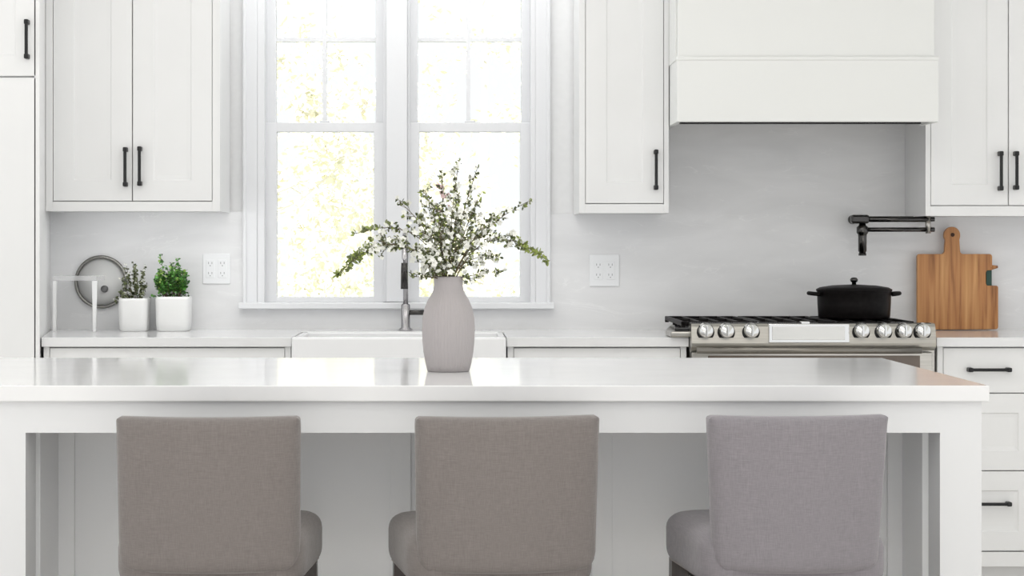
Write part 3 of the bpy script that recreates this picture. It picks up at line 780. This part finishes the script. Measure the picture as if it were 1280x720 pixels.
# ------------------------------------------------------------------ stools
def upholstered(nx, nz, w0, w1, h, th, curve, rad, zlow):
    """curved back shell: superellipse outline, rounded edges, wrap toward +y at the sides"""
    t = bmesh.new()
    m = bmesh.ops.create_cube(t, size=2)
    bmesh.ops.subdivide_edges(t, edges=t.edges[:], cuts=15, use_grid_fill=True)
    for v in t.verts:
        x, y, z = v.co
        # spread samples toward edges
        f_ = lambda a: math.copysign(1-(1-abs(a))**1.5, a)
        x, z = f_(x), f_(z)
        # thickness profile rounds off near outline
        W = (w1 + (w0-w1)*(z+1)/2)/2
        H = h/2
        r = rad if z > 0 else rad*3.2
        px, pz = x*W, z*H
        # corner rounding
        cxr, czr = W-r, H-r
        if abs(px) > cxr and abs(pz) > czr:
            dx, dz = abs(px)-cxr, abs(pz)-czr
            mxd = max(dx, dz); ln = math.hypot(dx, dz)
            if ln > 1e-9:
                k = mxd/ln; px = math.copysign(cxr+dx*k, px); pz = math.copysign(czr+dz*k, pz)
        # edge roundness in y
        ex = min(1, max(0, (W-abs(px))/.022)); ez = min(1, max(0, (H-abs(pz))/.022))
        e = min(ex, ez); e = math.sqrt(max(0, 1-(1-e)**2))
        yy = y*th/2*(.35+.65*e)
        yy += curve*(px/(W))**2 - (pz/H)*.012
        if y < 0: yy -= .006*(1-(px/W)**2)
        v.co = (px, yy, pz+zlow+H)
    for f in t.faces: f.smooth = True
    return t
def cushion(w, d, z0, z1, r, taper=.03):
    t = bmesh.new(); bmesh.ops.create_cube(t, size=2)
    bmesh.ops.subdivide_edges(t, edges=t.edges[:], cuts=15, use_grid_fill=True)
    H = (z1-z0)/2
    for v in t.verts:
        f_ = lambda a: math.copysign(1-(1-abs(a))**1.6, a)
        x, y, z = f_(v.co.x), f_(v.co.y), f_(v.co.z)
        W = w/2 - taper*(1-y)/2; D = d/2
        px, py, pz = x*W, y*D, z*H
        rc = .07
        if abs(px) > W-rc and abs(py) > D-rc:
            dx, dy = abs(px)-(W-rc), abs(py)-(D-rc); ln = math.hypot(dx,dy)
            if ln > 1e-9: k = max(dx,dy)/ln; px = math.copysign(W-rc+dx*k,px); py = math.copysign(D-rc+dy*k,py)
        # top and bottom rounding, via shrinking the outline
        dz = max(0, abs(pz)-(H-r))/r; sh = (1-math.sqrt(max(0,1-dz*dz)))*r*(1.0 if z > 0 else .5)
        px *= (W-sh)/W; py *= (D-sh)/D
        if z > 0: pz += .014*(1-(px/W)**2)*(1-(py/D)**2)
        v.co = (px, py, pz+(z0+z1)/2)
    for f in t.faces: f.smooth = True
    return t
def stool(cx, label, rot, fab, w_top, w_bot, ztop, seatshift=0):
    root = empty('counter_stool', (0,0,0), label, 'stool', 'counter stools at the island')
    zb = .535
    m = MB(); m.merge(upholstered(0,0,w_top,w_bot,ztop-zb,.062,.046,.014,zb), smooth=True)
    bk = m.build('backrest', fab, root)
    m = MB(); tt = cushion(.455, .44, .502, .612, .035)
    m.merge(tt, 0, Matrix.Translation((seatshift,.235,0)), smooth=True); se = m.build('seat', fab, root)
    # piping round the seat bottom
    pts = []
    for k in range(65):
        a = 2*PI*k/64; c_, s_ = math.cos(a), math.sin(a); m_ = max(abs(c_),abs(s_)); x, y = c_/m_, s_/m_
        W = .455/2-.035*(1-y)/2; D = .22; px, py = x*W, y*D; rc = .07
        if abs(px) > W-rc and abs(py) > D-rc:
            dx, dy = abs(px)-(W-rc), abs(py)-(D-rc); ln = math.hypot(dx,dy)
            if ln > 1e-9: q_ = max(dx,dy)/ln; px = math.copysign(W-rc+dx*q_,px); py = math.copysign(D-rc+dy*q_,py)
        f_ = .0085; pts.append((px*(W-f_)/W+seatshift, py*(D-f_)/D+.235, .5075))
    MB().tube(pts, .003, 6).build('piping', M['piping'], se)
    MB().box(-.170+seatshift, .170+seatshift, .045, .425, .465, .5035, .004).build('seat_rail', M['darkwood'], root)
    for sx in (-1,1):
        for y0, spl in ((.060,-.03),(.415,.01)):
            mm = MB(); tt = bmesh.new()
            x = sx*.188+seatshift
            rings = []
            for z, hw, dy in ((0,.013,spl),(.25,.017,spl*.4),(.502,.021,0)):
                rings.append([tt.verts.new((x+sx*.012*(1-z/.5)+a*hw, y0+dy+b_*hw, z)) for a,b_ in ((-1,-1),(1,-1),(1,1),(-1,1))])
            for a_, b2 in zip(rings, rings[1:]):
                for k in range(4): tt.faces.new((a_[k],a_[(k+1)%4],b2[(k+1)%4],b2[k]))
            tt.faces.new(rings[0][::-1]); tt.faces.new(rings[-1]); bmesh.ops.recalc_face_normals(tt, faces=tt.faces[:])
            mm.merge(tt); mm.build('leg', M['darkwood'], root)
    for (a,b_,y0,y1,z) in ((-.165,.165,.402,.424,.17),(-.165,.165,.030,.050,.22)):
        MB().box(a+seatshift,b_+seatshift,y0,y1,z,z+.03,.003).build('stretcher', M['darkwood'], root)
    for sx in (-1,1):
        MB().box(sx*.178-.009+seatshift,sx*.178+.009+seatshift,.03,.41,.20,.228,.003).build('stretcher', M['darkwood'], root)
    root.location = (cx, 4.085, 0); root.rotation_euler = (0,0,math.radians(rot))
    return root
ys = 4.055
sc_ = ys/F
stool(X(256.5,ys), 'taupe linen counter stool, leftmost at the island', 0.6, M['linen'], 233*sc_, 229*sc_, Z(523,ys), 0)
stool(X(637,ys), 'taupe linen counter stool in the middle, in front of the vase, seat turned left', 5.5, M['linen'], 235*sc_, 228*sc_, Z(522.5,ys), -.01)
stool(X(1004,ys), 'lilac-grey linen counter stool, rightmost at the island', 3.0, M['linen2'], 231*sc_, 211*sc_, Z(521.5,ys), 0)

# ------------------------------------------------------------------ garden trees beyond the window
def tree(label, x, y, h, cr, n, group='autumn trees in the garden'):
    root = empty('garden_tree', (x,y,-.5), label, 'tree', group)
    tr = MB(); tr.tube([(x,y,-.5),(x+.05,y,.6),(x-.03,y,h*.55),(x,y,h*.85)], .09, 10, r2=.02)
    for k in range(12):
        a = random.uniform(0,2*PI); z = random.uniform(.5,h*.75); ln = random.uniform(.5,1)*cr
        tr.tube([(x,y,z),(x+math.cos(a)*ln*.5,y+math.sin(a)*ln*.5,z+.2),(x+math.cos(a)*ln,y+math.sin(a)*ln,z+.5)], .02, 5, r2=.005)
    tr.build('trunk', M['bark'], root)
    lf = MB()
    cl = []
    for k in range(70):
        v = rdir()*random.uniform(.3,1)**.5; cl.append(Vector((x+v.x*cr, y+v.y*cr, h*.52+v.z*h*.5)))
    for k in range(n):
        c = random.choice(cl)+rdir()*random.uniform(0,.35)
        lf.leaf(c, rdir(), rdir(), random.uniform(.05,.09), random.uniform(.04,.06), random.choice((0,1,1,2,3)))
    lf.build('foliage', M['autumn'], root)
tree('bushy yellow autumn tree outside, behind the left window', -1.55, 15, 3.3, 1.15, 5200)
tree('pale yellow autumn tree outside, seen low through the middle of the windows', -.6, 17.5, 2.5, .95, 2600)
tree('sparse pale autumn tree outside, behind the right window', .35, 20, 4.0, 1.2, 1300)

# ------------------------------------------------------------------ light
wd = bpy.data.worlds.new('sky'); bpy.context.scene.world = wd; wd.use_nodes = True
bg = wd.node_tree.nodes['Background']; bg.inputs['Color'].default_value = (.97,.985,1,1); bg.inputs['Strength'].default_value = 1.12
def area(name, loc, rot, sx, sy, e, col=(1,1,1)):
    l = bpy.data.lights.new(name, 'AREA'); l.shape = 'RECTANGLE'; l.size = sx; l.size_y = sy; l.energy = e; l.color = col
    o = bpy.data.objects.new(name, l); o.location = loc; o.rotation_euler = rot; C.objects.link(o); return o
area('overhead_fill', (.0, 4.95, 2.73), (0,0,0), 3.2, .5, 17, (1,.99,.98))  # added fill without a fixture, brightens the island top
area('overhead_fill', (.0, 2.6, 2.73), (0,0,0), 3.6, 2.4, 16, (1,.99,.98))  # added fill, lights the floor and island front
area('overhead_fill', (-.7, 6.1, 2.73), (0,0,0), 2.4, .5, 3.5, (1,.99,.98))  # added fill for the wall cabinets
for cx_, w_, e_ in ((-1.05,.7,.55),(.60,.25,.08),(2.0,.5,.15)):
    area('backsplash_fill', (cx_, 7.02, 1.347), (math.radians(20),0,0), w_, .04, e_, (.98,.99,1))  # added fill without a fixture, lifts the backsplash tone
area('window_wall_fill', (-.2, 7.0, 2.70), (math.radians(12),0,0), 1.2, .2, 5.5, (.97,.985,1))  # added fill, washes the wall round the window

sl = bpy.data.lights.new('sun', 'SUN'); sl.energy = 8.0; sl.angle = math.radians(3); sl.color = (1,.99,.98)
so = bpy.data.objects.new('sun', sl); C.objects.link(so); so.location = (0,-10,12); so.rotation_euler = (math.radians(57),0,0)

# ------------------------------------------------------------------ camera
cam = bpy.data.cameras.new('camera'); co = bpy.data.objects.new('camera', cam); C.objects.link(co)
co.location = (0,0,CH); co.rotation_euler = (PI/2,0,0)
cam.sensor_width = 36; cam.lens = 36*F/1280
cam.shift_x = 75/1280; cam.shift_y = -52/1280; cam.clip_end = 300
sc = bpy.context.scene; sc.camera = co
vs = sc.view_settings; vs.view_transform = 'Standard'; vs.look = 'None'; vs.exposure = -.03; vs.gamma = 1; vs.use_curve_mapping = False
